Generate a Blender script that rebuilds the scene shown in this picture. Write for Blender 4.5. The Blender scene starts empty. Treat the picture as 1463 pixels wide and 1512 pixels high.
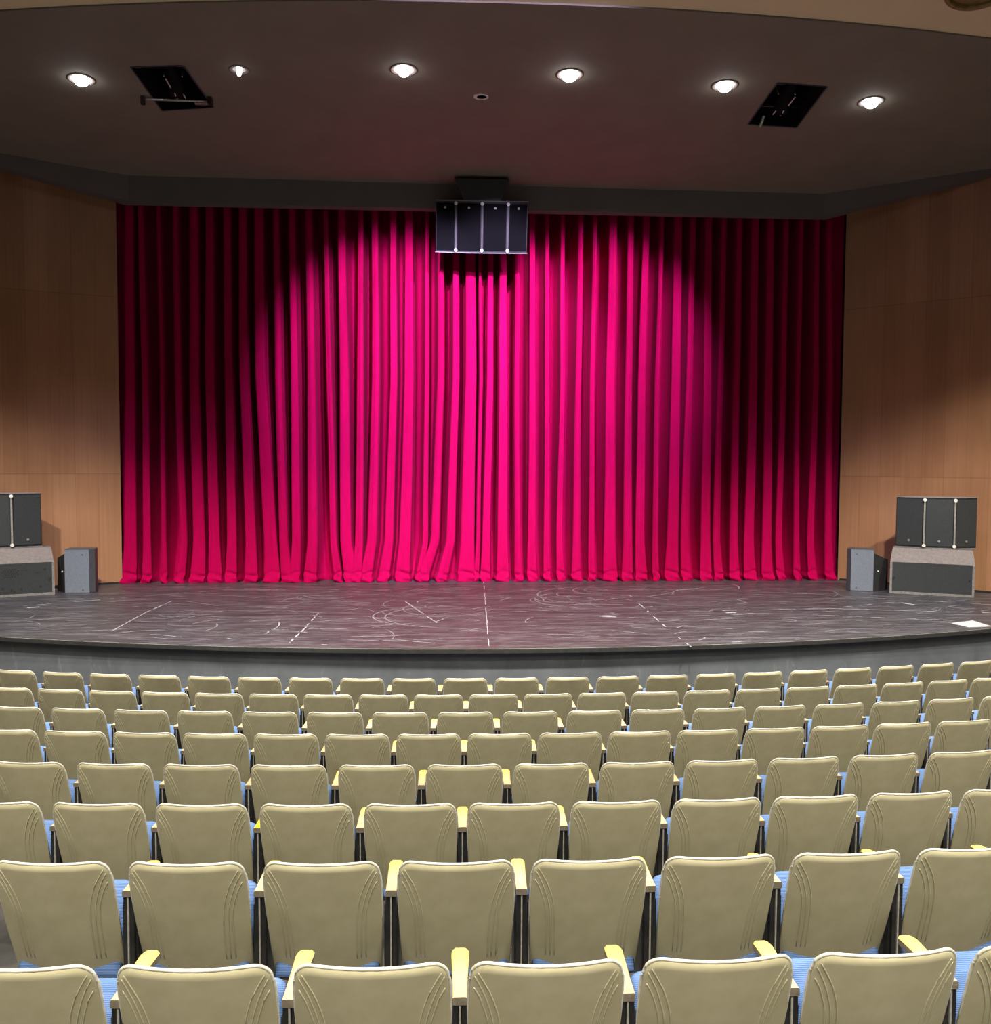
import bpy, bmesh, math, random
from mathutils import Vector, Matrix
from mathutils.geometry import tessellate_polygon
random.seed(7)
sc = bpy.context.scene
C = sc.collection
PI = math.pi

# ------------------------------------------------------------------ camera
F = 1400.0; PX, PY = 731.5, 756.0
YAW, PITCH, ROLL, CAMX = 0.07522, -0.055, 0.00471, -1.20151
EYE = 3.15                      # eye above the floor in front of the stage
cyw, syw = math.cos(YAW), math.sin(YAW); cp, sp = math.cos(PITCH), math.sin(PITCH)
FWD = Vector((syw*cp, cyw*cp, sp)); R0 = Vector((cyw, -syw, 0)); U0 = R0.cross(FWD)
cr, sr = math.cos(ROLL), math.sin(ROLL)
RGT = cr*R0 + sr*U0; UPV = -sr*R0 + cr*U0
CAM = Vector((CAMX, 0, EYE))
def ray(px, py): return FWD + RGT*((px-PX)/F) - UPV*((py-PY)/F)
def on_z(px, py, z): d = ray(px, py); return CAM + d*((z-EYE)/d.z)
def on_y(px, py, y): d = ray(px, py); return CAM + d*(y/d.y)
def to_px(p):
    d = Vector(p)-CAM; z = d.dot(FWD)
    return (PX + F*d.dot(RGT)/z, PY - F*d.dot(UPV)/z, z)
cam = bpy.data.objects.new('camera', bpy.data.cameras.new('camera'))
C.objects.link(cam); sc.camera = cam
M = Matrix((RGT, UPV, -FWD)).transposed().to_4x4(); M.translation = CAM
cam.matrix_world = M
cam.data.sensor_fit = 'HORIZONTAL'; cam.data.sensor_width = 36
cam.data.lens = F/1463*36; cam.data.clip_end = 200

# ------------------------------------------------------------------ helpers
def link(name, me, mat=None, parent=None):
    o = bpy.data.objects.new(name, me); C.objects.link(o)
    if mat is not None: me.materials.append(mat)
    if parent is not None: o.parent = parent
    return o
def mesh_of(bm, smooth=False, name='m'):
    bmesh.ops.recalc_face_normals(bm, faces=bm.faces)
    me = bpy.data.meshes.new(name); bm.to_mesh(me); bm.free()
    if smooth:
        for p in me.polygons: p.use_smooth = True
    return me
def obj(name, bm, mat, parent=None, smooth=False):
    return link(name, mesh_of(bm, smooth, name), mat, parent)
def empty(name, loc, rz=0):
    o = bpy.data.objects.new(name, None); C.objects.link(o)
    o.location = loc; o.rotation_euler = (0, 0, rz); o.empty_display_size = .2
    return o
def tag(o, label, cat, group=None):
    o['label'] = label; o['category'] = cat
    if group: o['group'] = group
    return o
def struct(name, bm, mat, smooth=False, parent=None):
    o = obj(name, bm, mat, parent, smooth)
    if parent is None: o['kind'] = 'structure'
    return o
def hexa(bm, pts):
    """8 points: 4 bottom ring, 4 top ring"""
    v = [bm.verts.new(p) for p in pts]
    for f in ((0,3,2,1),(4,5,6,7),(0,1,5,4),(1,2,6,5),(2,3,7,6),(3,0,4,7)):
        bm.faces.new([v[i] for i in f])
    return v
def box(bm, x0, x1, y0, y1, z0, z1, bev=0):
    vs = hexa(bm, [(x0,y0,z0),(x1,y0,z0),(x1,y1,z0),(x0,y1,z0),(x0,y0,z1),(x1,y0,z1),(x1,y1,z1),(x0,y1,z1)])
    if bev:
        es = list({e for v in vs for e in v.link_edges})
        bmesh.ops.bevel(bm, geom=es, offset=bev, segments=2, affect='EDGES', profile=.5)
def prism(bm, base, z0, z1):
    n = len(base)
    a = [bm.verts.new((p[0],p[1],z0)) for p in base]; b = [bm.verts.new((p[0],p[1],z1)) for p in base]
    for i in range(n): bm.faces.new((a[i],a[(i+1)%n],b[(i+1)%n],b[i]))
    bm.faces.new(list(reversed(a))); bm.faces.new(b)
def tube(bm, pts, r, n=6, cap=True):
    rings = []; pts = [Vector(p) for p in pts]
    for i, p in enumerate(pts):
        t = (pts[min(i+1,len(pts)-1)] - pts[max(i-1,0)]).normalized()
        a = t.cross(Vector((0,0,1)) if abs(t.z) < .9 else Vector((1,0,0))).normalized(); b = t.cross(a)
        rr = r[i] if isinstance(r,(list,tuple)) else r
        rings.append([bm.verts.new(p + a*math.cos(2*PI*k/n)*rr + b*math.sin(2*PI*k/n)*rr) for k in range(n)])
    for A, B in zip(rings, rings[1:]):
        for k in range(n): bm.faces.new((A[k],A[(k+1)%n],B[(k+1)%n],B[k]))
    if cap: bm.faces.new(list(reversed(rings[0]))); bm.faces.new(rings[-1])
def lathe(bm, prof, n=24, ctr=(0,0,0)):
    c = Vector(ctr); rings = []
    for r, z in prof:
        if r < 1e-5: rings.append([bm.verts.new(c+Vector((0,0,z)))])
        else: rings.append([bm.verts.new(c+Vector((r*math.cos(2*PI*k/n), r*math.sin(2*PI*k/n), z))) for k in range(n)])
    for A, B in zip(rings, rings[1:]):
        for k in range(n):
            a = A[k%len(A)]; a2 = A[(k+1)%len(A)]; b = B[k%len(B)]; b2 = B[(k+1)%len(B)]
            f = [a, a2, b2, b]; g = []
            for v in f:
                if v not in g: g.append(v)
            if len(g) > 2: bm.faces.new(g)
def catmull(pts, m):
    out = []
    n = len(pts)
    for i in range(n-1):
        p0 = pts[max(i-1,0)]; p1 = pts[i]; p2 = pts[i+1]; p3 = pts[min(i+2,n-1)]
        for k in range(m):
            t = k/m
            out.append(tuple(.5*((2*p1[j])+(-p0[j]+p2[j])*t+(2*p0[j]-5*p1[j]+4*p2[j]-p3[j])*t*t+(-p0[j]+3*p1[j]-3*p2[j]+p3[j])*t**3) for j in range(len(p1))))
    out.append(tuple(pts[-1])); return out
def interp(x, xs, ys):
    if x <= xs[0]: return ys[0]
    for i in range(len(xs)-1):
        if x <= xs[i+1]:
            t = (x-xs[i])/(xs[i+1]-xs[i]); return ys[i]*(1-t)+ys[i+1]*t
    return ys[-1]

# ------------------------------------------------------------------ materials
def srgb(r, g, b):
    f = lambda c: (c/255/12.92) if c/255 <= .04045 else ((c/255+.055)/1.055)**2.4
    return (f(r), f(g), f(b), 1)
class Mat:
    def __init__(s, name, base, rough=.5, metal=0, spec=.5):
        s.m = bpy.data.materials.new(name); s.m.use_nodes = True
        s.nt = s.m.node_tree; s.b = s.nt.nodes['Principled BSDF']
        s.b.inputs['Base Color'].default_value = base; s.b.inputs['Roughness'].default_value = rough
        s.b.inputs['Metallic'].default_value = metal; s.b.inputs['Specular IOR Level'].default_value = spec
    def n(s, t, **kw):
        nd = s.nt.nodes.new(t)
        for k, v in kw.items():
            if k in nd.inputs: nd.inputs[k].default_value = v
            else: setattr(nd, k, v)
        return nd
    def l(s, a, ao, b, bi): s.nt.links.new(a.outputs[ao], b.inputs[bi])
    def coords(s, scale=(1,1,1), kind='Object', rot=(0,0,0)):
        tc = s.n('ShaderNodeTexCoord'); mp = s.n('ShaderNodeMapping'); mp.inputs['Scale'].default_value = scale
        mp.inputs['Rotation'].default_value = rot
        s.l(tc, kind, mp, 'Vector'); return mp
    def noise(s, mp, scale=5, detail=4, rough=.5, dist=0):
        t = s.n('ShaderNodeTexNoise'); t.inputs['Scale'].default_value = scale; t.inputs['Detail'].default_value = detail
        t.inputs['Roughness'].default_value = rough; t.inputs['Distortion'].default_value = dist
        s.l(mp, 'Vector', t, 'Vector'); return t
    def ramp(s, src, out, stops):
        r = s.n('ShaderNodeValToRGB'); e = r.color_ramp.elements
        e[0].position, e[0].color = stops[0][0], stops[0][1]; e[1].position, e[1].color = stops[-1][0], stops[-1][1]
        for p, c in stops[1:-1]: k = e.new(p); k.color = c
        s.l(src, out, r, 'Fac'); return r
    def mix(s, fac, a, b, mode='MIX'):
        """fac: (node,out) or float; a,b: (node,out) or colour"""
        m = s.n('ShaderNodeMix'); m.data_type = 'RGBA'; m.blend_type = mode
        for i, v in ((0, fac), (6, a), (7, b)):
            if isinstance(v, tuple) and not isinstance(v[0], (int, float)): s.nt.links.new(v[0].outputs[v[1]], m.inputs[i])
            else: m.inputs[i].default_value = v
        return m
    def bump(s, src, out, strength=.2, dist=.01):
        b = s.n('ShaderNodeBump'); b.inputs['Strength'].default_value = strength; b.inputs['Distance'].default_value = dist
        s.l(src, out, b, 'Height'); s.l(b, 'Normal', s.b, 'Normal'); return b
G = lambda v: (v, v, v, 1)

def noisy(name, ca, cb, scale, rough=.5, metal=0, spec=.5, stretch=(1,1,1), bump=0, lo=.35, hi=.65):
    m = Mat(name, ca, rough, metal, spec); mp = m.coords(stretch); t = m.noise(mp, scale, 5, .6)
    r = m.ramp(t, 'Fac', [(lo, ca), (hi, cb)]); m.l(r, 'Color', m.b, 'Base Color')
    if bump: m.bump(t, 'Fac', bump, .004)
    return m.m

shell_mat = noisy('olive_enamel', (.325,.302,.19,1), (.37,.342,.225,1), 9, .2, 0, .6)
trim_mat = noisy('worn_pale_edge', (.50,.49,.40,1), (.68,.67,.60,1), 40, .28, .25, .6)
blue_mat = None
def fabric():
    m = Mat('blue_woven_fabric', (.10,.18,.42,1), .9, 0, .2)
    mp = m.coords((1,1,1)); w = m.n('ShaderNodeTexWave'); w.wave_type = 'BANDS'; w.bands_direction = 'Y'
    w.inputs['Scale'].default_value = 55; w.inputs['Distortion'].default_value = 1.5; w.inputs['Detail'].default_value = 2
    m.l(mp, 'Vector', w, 'Vector')
    r = m.ramp(w, 'Fac', [(.2, (.055,.100,.235,1)), (.8, (.10,.175,.345,1))]); m.l(r, 'Color', m.b, 'Base Color')
    m.bump(w, 'Fac', .3, .002); return m.m
blue_mat = fabric()
black_metal = noisy('black_enamel', (.008,.008,.008,1), (.016,.015,.014,1), 12, .3, 0, .5)
grey_metal = noisy('brushed_grey_steel', (.35,.34,.31,1), (.5,.49,.45,1), 30, .35, .6, .5)
pale_metal = noisy('pale_painted_steel', (.6,.6,.56,1), (.75,.74,.70,1), 20, .4, .1, .5)
def arm_wood(name, front, rear):
    m = Mat(name, rear, .38, 0, .5)
    mp = m.coords((60, 4, 60)); t = m.noise(mp, 1, 6, .6, .4)
    tc = m.n('ShaderNodeTexCoord'); sx = m.n('ShaderNodeSeparateXYZ'); m.l(tc, 'Object', sx, 'Vector')
    mr = m.n('ShaderNodeMapRange'); mr.inputs['From Min'].default_value = .24; mr.inputs['From Max'].default_value = .36
    m.l(sx, 'Y', mr, 'Value')
    a = m.mix((mr, 'Result'), rear, front)
    oi = m.n('ShaderNodeObjectInfo')
    b = m.mix((oi, 'Random'), G(.82), (1.0,1.0,1.0,1))
    c = m.mix(1.0, (a, 2), (b, 2), 'MULTIPLY')
    g = m.ramp(t, 'Fac', [(.3, G(.82)), (.7, G(1.05))])
    d = m.mix(1.0, (c, 2), (g, 'Color'), 'MULTIPLY')
    m.l(d, 2, m.b, 'Base Color'); return m.m
arm_mat = arm_wood('worn_maple', (.60,.43,.19,1), (.60,.45,.28,1))
arm_yellow = arm_wood('yellow_lacquered_maple', (.72,.50,.14,1), (.60,.43,.24,1))
arm_bright = arm_wood('bright_yellow_maple', (.85,.55,.03,1), (.80,.50,.03,1))
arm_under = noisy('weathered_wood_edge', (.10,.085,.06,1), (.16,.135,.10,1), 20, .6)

def velvet():
    m = Mat('crimson_velvet', (.6,0,.08,1), .95, 0, .05)
    mp = m.coords((3,3,.6)); t = m.noise(mp, 6, 4, .6)
    r = m.ramp(t, 'Fac', [(.3, (.30,.0004,.046,1)), (.7, (.36,.0005,.056,1))]); m.l(r, 'Color', m.b, 'Base Color')
    m.b.inputs['Sheen Weight'].default_value = .03; m.b.inputs['Sheen Roughness'].default_value = .4
    m.b.inputs['Sheen Tint'].default_value = (1,.12,.3,1)
    mp2 = m.coords((160,160,160)); t2 = m.noise(mp2, 1, 2); m.bump(t2, 'Fac', .15, .003)
    return m.m
velvet_mat = velvet()

def wood_wall(name):
    # object space: X runs along the wall, Z is up
    m = Mat(name, (.4,.22,.12,1), .42, 0, .35)
    mp = m.coords((1,1,1)); sx = m.n('ShaderNodeSeparateXYZ'); m.l(mp, 'Vector', sx, 'Vector')
    # veneer strips 0.36 m wide, each of its own tone
    dv = m.n('ShaderNodeMath', operation='DIVIDE'); dv.inputs[1].default_value = .36; m.l(sx, 'X', dv, 0)
    fl = m.n('ShaderNodeMath', operation='FLOOR'); m.l(dv, 0, fl, 0)
    dz = m.n('ShaderNodeMath', operation='DIVIDE'); dz.inputs[1].default_value = 3.05
    az = m.n('ShaderNodeMath', operation='SUBTRACT'); az.inputs[1].default_value = 2.87; m.l(sx, 'Z', az, 0); m.l(az, 0, dz, 0)
    fz = m.n('ShaderNodeMath', operation='FLOOR'); m.l(dz, 0, fz, 0)
    cb = m.n('ShaderNodeCombineXYZ'); m.l(fl, 0, cb, 'X'); m.l(fz, 0, cb, 'Z')
    wn = m.n('ShaderNodeTexWhiteNoise'); m.l(cb, 'Vector', wn, 'Vector')
    tone = m.ramp(wn, 'Value', [(0, (.315,.160,.082,1)), (.5, (.345,.180,.094,1)), (1, (.375,.202,.110,1))])
    mp2 = m.coords((16,16,.35)); t = m.noise(mp2, 1.6, 7, .62, .3)
    g = m.ramp(t, 'Fac', [(.3, G(.87)), (.7, G(1.06))])
    a = m.mix(1.0, (tone, 'Color'), (g, 'Color'), 'MULTIPLY')
    mp3 = m.coords((.9,.9,.5)); t3 = m.noise(mp3, 1.2, 3, .5)
    g3 = m.ramp(t3, 'Fac', [(.35, (.86,.84,.8,1)), (.65, (1.06,1.04,1.06,1))])
    a2 = m.mix(1.0, (a, 2), (g3, 'Color'), 'MULTIPLY')
    # fine joints between the sheets
    fx = m.n('ShaderNodeMath', operation='FRACT'); m.l(dv, 0, fx, 0)
    cx = m.n('ShaderNodeMath', operation='LESS_THAN'); cx.inputs[1].default_value = .018; m.l(fx, 0, cx, 0)
    fz2 = m.n('ShaderNodeMath', operation='FRACT'); m.l(dz, 0, fz2, 0)
    cz = m.n('ShaderNodeMath', operation='LESS_THAN'); cz.inputs[1].default_value = .005; m.l(fz2, 0, cz, 0)
    mx = m.n('ShaderNodeMath', operation='MAXIMUM'); m.l(cx, 0, mx, 0); m.l(cz, 0, mx, 1)
    ml = m.n('ShaderNodeMath', operation='MULTIPLY'); ml.inputs[1].default_value = .4; m.l(mx, 0, ml, 0)
    fin = m.mix((ml, 0), (a2, 2), (.12,.06,.03,1))
    m.l(fin, 2, m.b, 'Base Color'); m.bump(t, 'Fac', .06, .003); return m.m
wood_mat = wood_wall('veneer_panelling')
hall_mat = noisy('low_bounce_dark', (.03,.024,.018,1), (.045,.036,.028,1), 3, .9, 0, .1)  # unseen hall walls, made dark to cut bounced light
brown_ceiling = noisy('brown_plaster', (.200,.184,.148,1), (.222,.204,.164,1), 1.5, .85, 0, .2)
fascia_mat = noisy('grey_brown_plaster', (.125,.112,.104,1), (.14,.125,.116,1), 1.5, .85, 0, .2)
cream_mat = noisy('cream_plaster', (.80,.65,.42,1), (.83,.68,.45,1), 1.2, .9, 0, .2)
dark_mat = noisy('black_void_paint', (.006,.006,.007,1), (.012,.012,.013,1), 3, .9, 0, .1)
carpet = noisy('dark_floor_covering', (.035,.034,.034,1), (.06,.058,.056,1), 6, .8, 0, .2)

def stage_floor():
    m = Mat('scuffed_black_stage_paint', (.04,.035,.04,1), .35, 0, .5)
    mp = m.coords((1,1,1)); a = m.noise(m.coords((.7,4.0,1)), 2.2, 10, .75, .5)
    b = m.noise(m.coords((1.6,11,1)), 3.0, 8, .7, 1.0)
    c = m.noise(m.coords((7,9,1)), 4.0, 5, .65)
    base = m.ramp(a, 'Fac', [(.30, (.012,.012,.014,1)), (.50, (.036,.036,.041,1)), (.72, (.115,.113,.125,1))])
    streak = m.ramp(b, 'Fac', [(.56, G(0)), (.76, G(.55))])
    m1 = m.mix((streak, 'Color'), (base, 'Color'), (.28,.275,.30,1))
    spk = m.ramp(c, 'Fac', [(.69, G(0)), (.74, G(.75))])
    m2 = m.mix((spk, 'Color'), (m1, 2), (.42,.41,.44,1))
    m.l(m2, 2, m.b, 'Base Color')
    rr = m.ramp(b, 'Fac', [(.3, G(.30)), (.7, G(.58))]); m.l(rr, 'Color', m.b, 'Roughness')
    m.bump(a, 'Fac', .05, .01); return m.m
stage_mat = stage_floor()
def stage_front():
    m = Mat('scuffed_grey_masonry_paint', (.07,.075,.08,1), .6, 0, .3)
    a = m.noise(m.coords((1.2,1.2,1.0)), 1.6, 7, .65, .6); b = m.noise(m.coords((5,5,1.4)), 2.0, 6, .7, .4)
    base = m.ramp(a, 'Fac', [(.3, (.072,.082,.095,1)), (.7, (.115,.128,.145,1))])
    st = m.ramp(b, 'Fac', [(.58, G(0)), (.78, G(.45))])
    f = m.mix((st, 'Color'), (base, 'Color'), (.25,.25,.24,1)); m.l(f, 2, m.b, 'Base Color'); return m.m
front_mat = stage_front()
chalk = noisy('white_tape_and_scratches', (.22,.215,.24,1), (.38,.37,.40,1), 8, .6)
scratch = noisy('pale_scratches', (.15,.148,.165,1), (.26,.255,.28,1), 8, .6)
white_mat = noisy('white_board', (.36,.36,.37,1), (.42,.42,.43,1), 5, .5)
grille = noisy('charcoal_grille', (.018,.022,.024,1), (.030,.035,.038,1), 60, .55)
chalk_white = noisy('broken_plaster', (.85,.83,.8,1), (.9,.88,.86,1), 9, .8)
grille_black = noisy('black_grille_cloth', (.003,.003,.0035,1), (.005,.005,.0055,1), 60, .8, 0, .05)
rail_dark = noisy('dull_dark_rail', (.05,.045,.045,1), (.07,.065,.065,1), 30, .5)
cab_black = noisy('black_cabinet', (.014,.014,.015,1), (.022,.022,.023,1), 30, .5)
cab_grey = noisy('taupe_cabinet_paint', (.11,.094,.086,1), (.15,.13,.12,1), 25, .6)
cab_edge = noisy('worn_grey_edge', (.15,.145,.14,1), (.22,.215,.21,1), 30, .5)
small_grey = noisy('slate_grey_grille', (.125,.145,.19,1), (.155,.178,.225,1), 40, .5)
small_dark = noisy('dark_slate_side', (.045,.052,.063,1), (.06,.067,.08,1), 40, .5)
rubber = noisy('black_rubber', (.01,.01,.01,1), (.02,.02,.02,1), 20, .7)
can_mat = noisy('can_reflector', (.16,.15,.14,1), (.2,.19,.18,1), 20, .5)
ring_mat = noisy('lamp_trim', (.22,.19,.17,1), (.28,.25,.22,1), 20, .5)
gold_mat = noisy('golden_brown_recess', (.20,.12,.04,1), (.34,.22,.09,1), 8, .35, .3, .5)
def glow(name, col, st):
    m = bpy.data.materials.new(name); m.use_nodes = True; nt = m.node_tree
    b = nt.nodes['Principled BSDF']; b.inputs['Emission Color'].default_value = col; b.inputs['Emission Strength'].default_value = st
    b.inputs['Base Color'].default_value = (.8,.8,.8,1)
    t = nt.nodes.new('ShaderNodeTexNoise'); t.inputs['Scale'].default_value = 20
    r = nt.nodes.new('ShaderNodeMapRange'); r.inputs['To Min'].default_value = st*.9; r.inputs['To Max'].default_value = st*1.1
    nt.links.new(t.outputs['Fac'], r.inputs['Value']); nt.links.new(r.outputs['Result'], b.inputs['Emission Strength'])
    return m
lamp_mat = glow('lit_lamp', (1,.97,1,1), 30)
dim_lamp = glow('dim_lamp', (1,.97,1,1), 8)
warm_lamp = glow('house_lamp', (1,.9,.72,1), 12)

# ------------------------------------------------------------------ layout numbers
SZ = EYE-2.2                    # stage floor height
RC = 34.22687                   # centre of the seat arcs (0, RC)
RS, DS = 19.65701, 10.89557     # stage edge: centre (0, DS+RS)
YC, WC = 17.07, 6.51            # curtain line
D_ = [2.62278,3.56945,4.55879,5.55563,6.58526,7.63133,8.69752,9.78612]
H_ = [-1.45836,-1.56538,-1.70057,-1.83015,-1.94599,-2.07183,-2.19222,-2.29247]
PH = [-.02667,-.01795,-.02543,-.01503,-.00566,-.01226,-.00147,.01298]
S_ = [.5025*1.02,.51609*1.02,.5082*1.018,.52088*1.016,.50112*1.013,.53189*1.011,.51225*1.008,.5411*1.005]
NS = [5,8,9,12,14,15,18,20]
CH = .84                        # height of a seat back
LW = Vector((-6.49, 17.02, 0)); RW = Vector((6.49, 17.07, 0))       # inner ends of the wooden walls
_l = on_z(0,871,SZ); _r = on_z(1463,875.5,SZ); _l.z = _r.z = 0
LW2 = LW + (_l-LW).normalized()*6.2; RW2 = RW + (_r-RW).normalized()*6.2
print('walls', LW2, RW2)
FY, FZ0, FZ1 = 16.6, EYE+4.31, EYE+4.73   # header: face, bottom and top
CS = .06                        # ceiling rises towards the audience
def ceil_z(y): return FZ1 + CS*(FY-y)
def on_ceil(px, py):
    d = ray(px, py); t = (FZ1 + CS*FY - CAM.z - CS*CAM.y)/(d.z + CS*d.y); return CAM + d*t

# ------------------------------------------------------------------ house floor
def house_floor():
    bm = bmesh.new()
    ds = [-9,-2,0,1.4] + [d+.15 for d in D_] + [11.4]
    hs = [EYE-1.55,EYE-1.75,EYE-1.95,EYE-2.16] + [EYE+h-CH for h in H_] + [EYE+H_[-1]-CH]
    rows = []
    for d, h in zip(ds, hs):
        R = RC-d
        rows.append([bm.verts.new((R*math.sin(a), RC-R*math.cos(a), h)) for a in [(-.62+1.24*k/48) for k in range(49)]])
    for A, B in zip(rows, rows[1:]):
        for k in range(48): bm.faces.new((A[k],A[k+1],B[k+1],B[k]))
    struct('floor', bm, carpet, True)
house_floor()

# ------------------------------------------------------------------ stage
def edge_pt(x, r=RS): return Vector((x, DS+RS-math.sqrt(r*r-x*x), 0))
def stage():
    root = empty('stage', (0,0,0)); root['kind'] = 'structure'
    xs = [-9.8+19.6*k/80 for k in range(81)]
    # boards
    top = [edge_pt(x, RS) for x in xs] + [Vector((9.8,13.5,0)), RW+Vector((.1,.1,0)), Vector((7.2,19.5,0)), Vector((-7.2,19.5,0)), LW+Vector((-.1,.1,0)), Vector((-9.8,13.5,0))]
    bm = bmesh.new(); prism(bm, top, SZ-.05, SZ); obj('stage_floor', bm, stage_mat, root)
    # nosing strip
    bm = bmesh.new()
    a = [edge_pt(x, RS+.025) for x in xs]; b = [edge_pt(x, RS-.03) for x in xs]
    _n = 0; prism_pts = [(p, q) for p, q in zip(a, b)]
    ring = []
    for p, q in prism_pts: ring.append([bm.verts.new((p.x,p.y,SZ-.045)), bm.verts.new((q.x,q.y,SZ-.045)), bm.verts.new((q.x,q.y,SZ+.004)), bm.verts.new((p.x,p.y,SZ+.004))])
    for A, B in zip(ring, ring[1:]):
        for k in range(4): bm.faces.new((A[k],A[(k+1)%4],B[(k+1)%4],B[k]))
    obj('edge_nosing', bm, rubber, root)
    bm = bmesh.new(); ring = []
    for x in xs:
        p = edge_pt(x, RS+.0255); q = edge_pt(x, RS+.010)
        ring.append([bm.verts.new((p.x,p.y,SZ-.002)), bm.verts.new((q.x,q.y,SZ+.006))])
    for A, B in zip(ring, ring[1:]): bm.faces.new((A[0],B[0],B[1],A[1]))
    obj('worn_edge_line', bm, cab_edge, root)
    # riser
    bm = bmesh.new(); ring = []
    for x in xs:
        p = edge_pt(x, RS-.045); q = edge_pt(x, RS-.3)
        ring.append([bm.verts.new((p.x,p.y,-.2)), bm.verts.new((q.x,q.y,-.2)), bm.verts.new((q.x,q.y,SZ-.045)), bm.verts.new((p.x,p.y,SZ-.045))])
    for A, B in zip(ring, ring[1:]):
        for k in range(4): bm.faces.new((A[k],A[(k+1)%4],B[(k+1)%4],B[k]))
    obj('stage_riser', bm, front_mat, root)
    # tape lines and scratches, thin paint on the boards
    def strip(bm, pts, w, z):
        vs = []
        for i, p in enumerate(pts):
            t = (pts[min(i+1,len(pts)-1)]-pts[max(i-1,0)]); t.z = 0
            if t.length < 1e-6: t = Vector((1,0,0))
            t.normalize(); n = Vector((-t.y,t.x,0))*(w/2)*(random.uniform(.5,1.2))
            vs.append((bm.verts.new((p.x+n.x,p.y+n.y,z)), bm.verts.new((p.x-n.x,p.y-n.y,z))))
        for A, B in zip(vs, vs[1:]): bm.faces.new((A[0],B[0],B[1],A[1]))
    bm = bmesh.new()
    def pxline(a, b, w, gaps=0, n=24):
        P, Q = on_z(*a, SZ), on_z(*b, SZ)
        run = []
        for k in range(n+1):
            if random.random() < gaps:
                if len(run) > 1: strip(bm, run, w, SZ+.0015)
                run = []
            else: run.append(P.lerp(Q, k/n)+Vector((random.uniform(-1,1)*.004, random.uniform(-1,1)*.004,0)))
        if len(run) > 1: strip(bm, run, w, SZ+.0015)
    pxline((20,896),(180,883),.03,.15); pxline((180,883),(330,871),.022,.12)
    pxline((330,871),(1100,871),.02,.22,60); pxline((1100,871),(1240,880),.02,.2)
    pxline((165,932),(214,905),.018,.03); pxline((214,905),(262,884),.02,.2)
    pxline((714,858),(722,958),.013,.08,40); pxline((427,949),(450,928),.02,.1)
    pxline((450,928),(470,905),.02,.3); pxline((598,888),(645,920),.02,.05); pxline((640,919),(660,912),.02,.1)
    pxline((610,912),(700,913),.018,.2); pxline((925,875),(985,928),.02,.3,30); pxline((985,928),(1020,955),.018,.5)
    pxline((1200,898),(1463,905),.03,.1,40); pxline((1240,880),(1463,893),.022,.15,40)
    pxline((1200,908),(1400,916),.022,.25,30); pxline((1240,897),(1320,889),.02,.1); pxline((900,905),(1240,898),.02,.35,50)
    pxline((1330,890),(1350,893),.09,0,4); pxline((40,898),(58,896),.10,0,4); pxline((290,940),(560,957),.02,.6,40)
    pxline((925,955),(1200,943),.02,.6,40); pxline((1072,905),(1085,904),.08,0,4); pxline((885,910),(910,911),.07,0,4)
    obj('tape_line', bm, chalk, root)
    bm = bmesh.new()
    # curved drag marks
    def arc(px, py, r, a0, a1, w):
        c = on_z(px, py, SZ); strip(bm, [c+Vector((r*math.cos(a0+(a1-a0)*k/16), r*math.sin(a0+(a1-a0)*k/16), 0)) for k in range(17)], w, SZ+.001)
    for k in range(16): arc(random.gauss(870,28), random.gauss(885,9), random.uniform(.25,1.1), random.uniform(0,6), random.uniform(0,6), random.uniform(.012,.028))
    for k in range(8): arc(random.gauss(480,16), random.gauss(885,8), random.uniform(.3,1.0), random.uniform(0,6), random.uniform(0,6), random.uniform(.010,.022))
    for k in range(8): arc(random.gauss(640,22), random.gauss(895,9), random.uniform(.3,1.0), random.uniform(0,6), random.uniform(0,6), random.uniform(.010,.022))
    for k in range(260):
        px = random.uniform(0,1463); py = random.uniform(868,948)
        c = on_z(px, py, SZ)
        if c.y < edge_pt(max(-9.5,min(9.5,c.x))).y+.25: continue
        L = random.uniform(.1,.8); a = random.gauss(0,.35) if random.random() < .75 else random.uniform(0,3.1)
        d = Vector((math.cos(a),math.sin(a),0))*L; bnd = Vector((-d.y,d.x,0))*random.uniform(-.12,.12)
        pts = [c+d*(k/6)+bnd*(4*(k/6)*(1-k/6)) for k in range(7)]
        if any(p.y < edge_pt(max(-9.5,min(9.5,p.x))).y+.1 for p in pts): continue
        strip(bm, pts, random.uniform(.008,.022), SZ+.0008)
    o = obj('drag_mark', bm, scratch, root); o['kind'] = 'stuff'
stage()
# white sheet lying at the right of the stage
bm = bmesh.new(); q = [on_z(*p, SZ+.004) for p in ((1404,920.5),(1436,916.5),(1463,925),(1430,926.5))]
prism(bm, [(p.x,p.y) for p in q], SZ+.002, SZ+.008)
tag(obj('floor_plate', bm, white_mat), 'white flat plate lying on the stage floor near its right front edge', 'plate')

# ------------------------------------------------------------------ walls (object X runs along the wall)
def wall(name, A, B, z0, z1, mat, thick=.2, side=1):
    d = (B-A); L = d.length; ang = math.atan2(d.y, d.x)
    bm = bmesh.new(); box(bm, 0, L, 0 if side > 0 else -thick, thick if side > 0 else 0, z0, z1)
    o = struct(name, bm, mat); o.location = (A.x, A.y, 0); o.rotation_euler = (0,0,ang); return o
wall('wall_left', LW, LW2, -.3, 10.5, wood_mat, .2, -1)
wall('wall_right', RW, RW2, -.3, 10.5, wood_mat, .2, 1)
wall('wall_left_side', LW2, Vector((LW2.x-.5,-9,0)), -.5, 14, hall_mat, .2, -1)
wall('wall_right_side', RW2, Vector((RW2.x+.5,-9,0)), -.5, 14, hall_mat, .2, 1)
wall('wall_back', Vector((-13,-9,0)), Vector((13,-9,0)), 0, 14, hall_mat, .2, -1)
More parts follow.
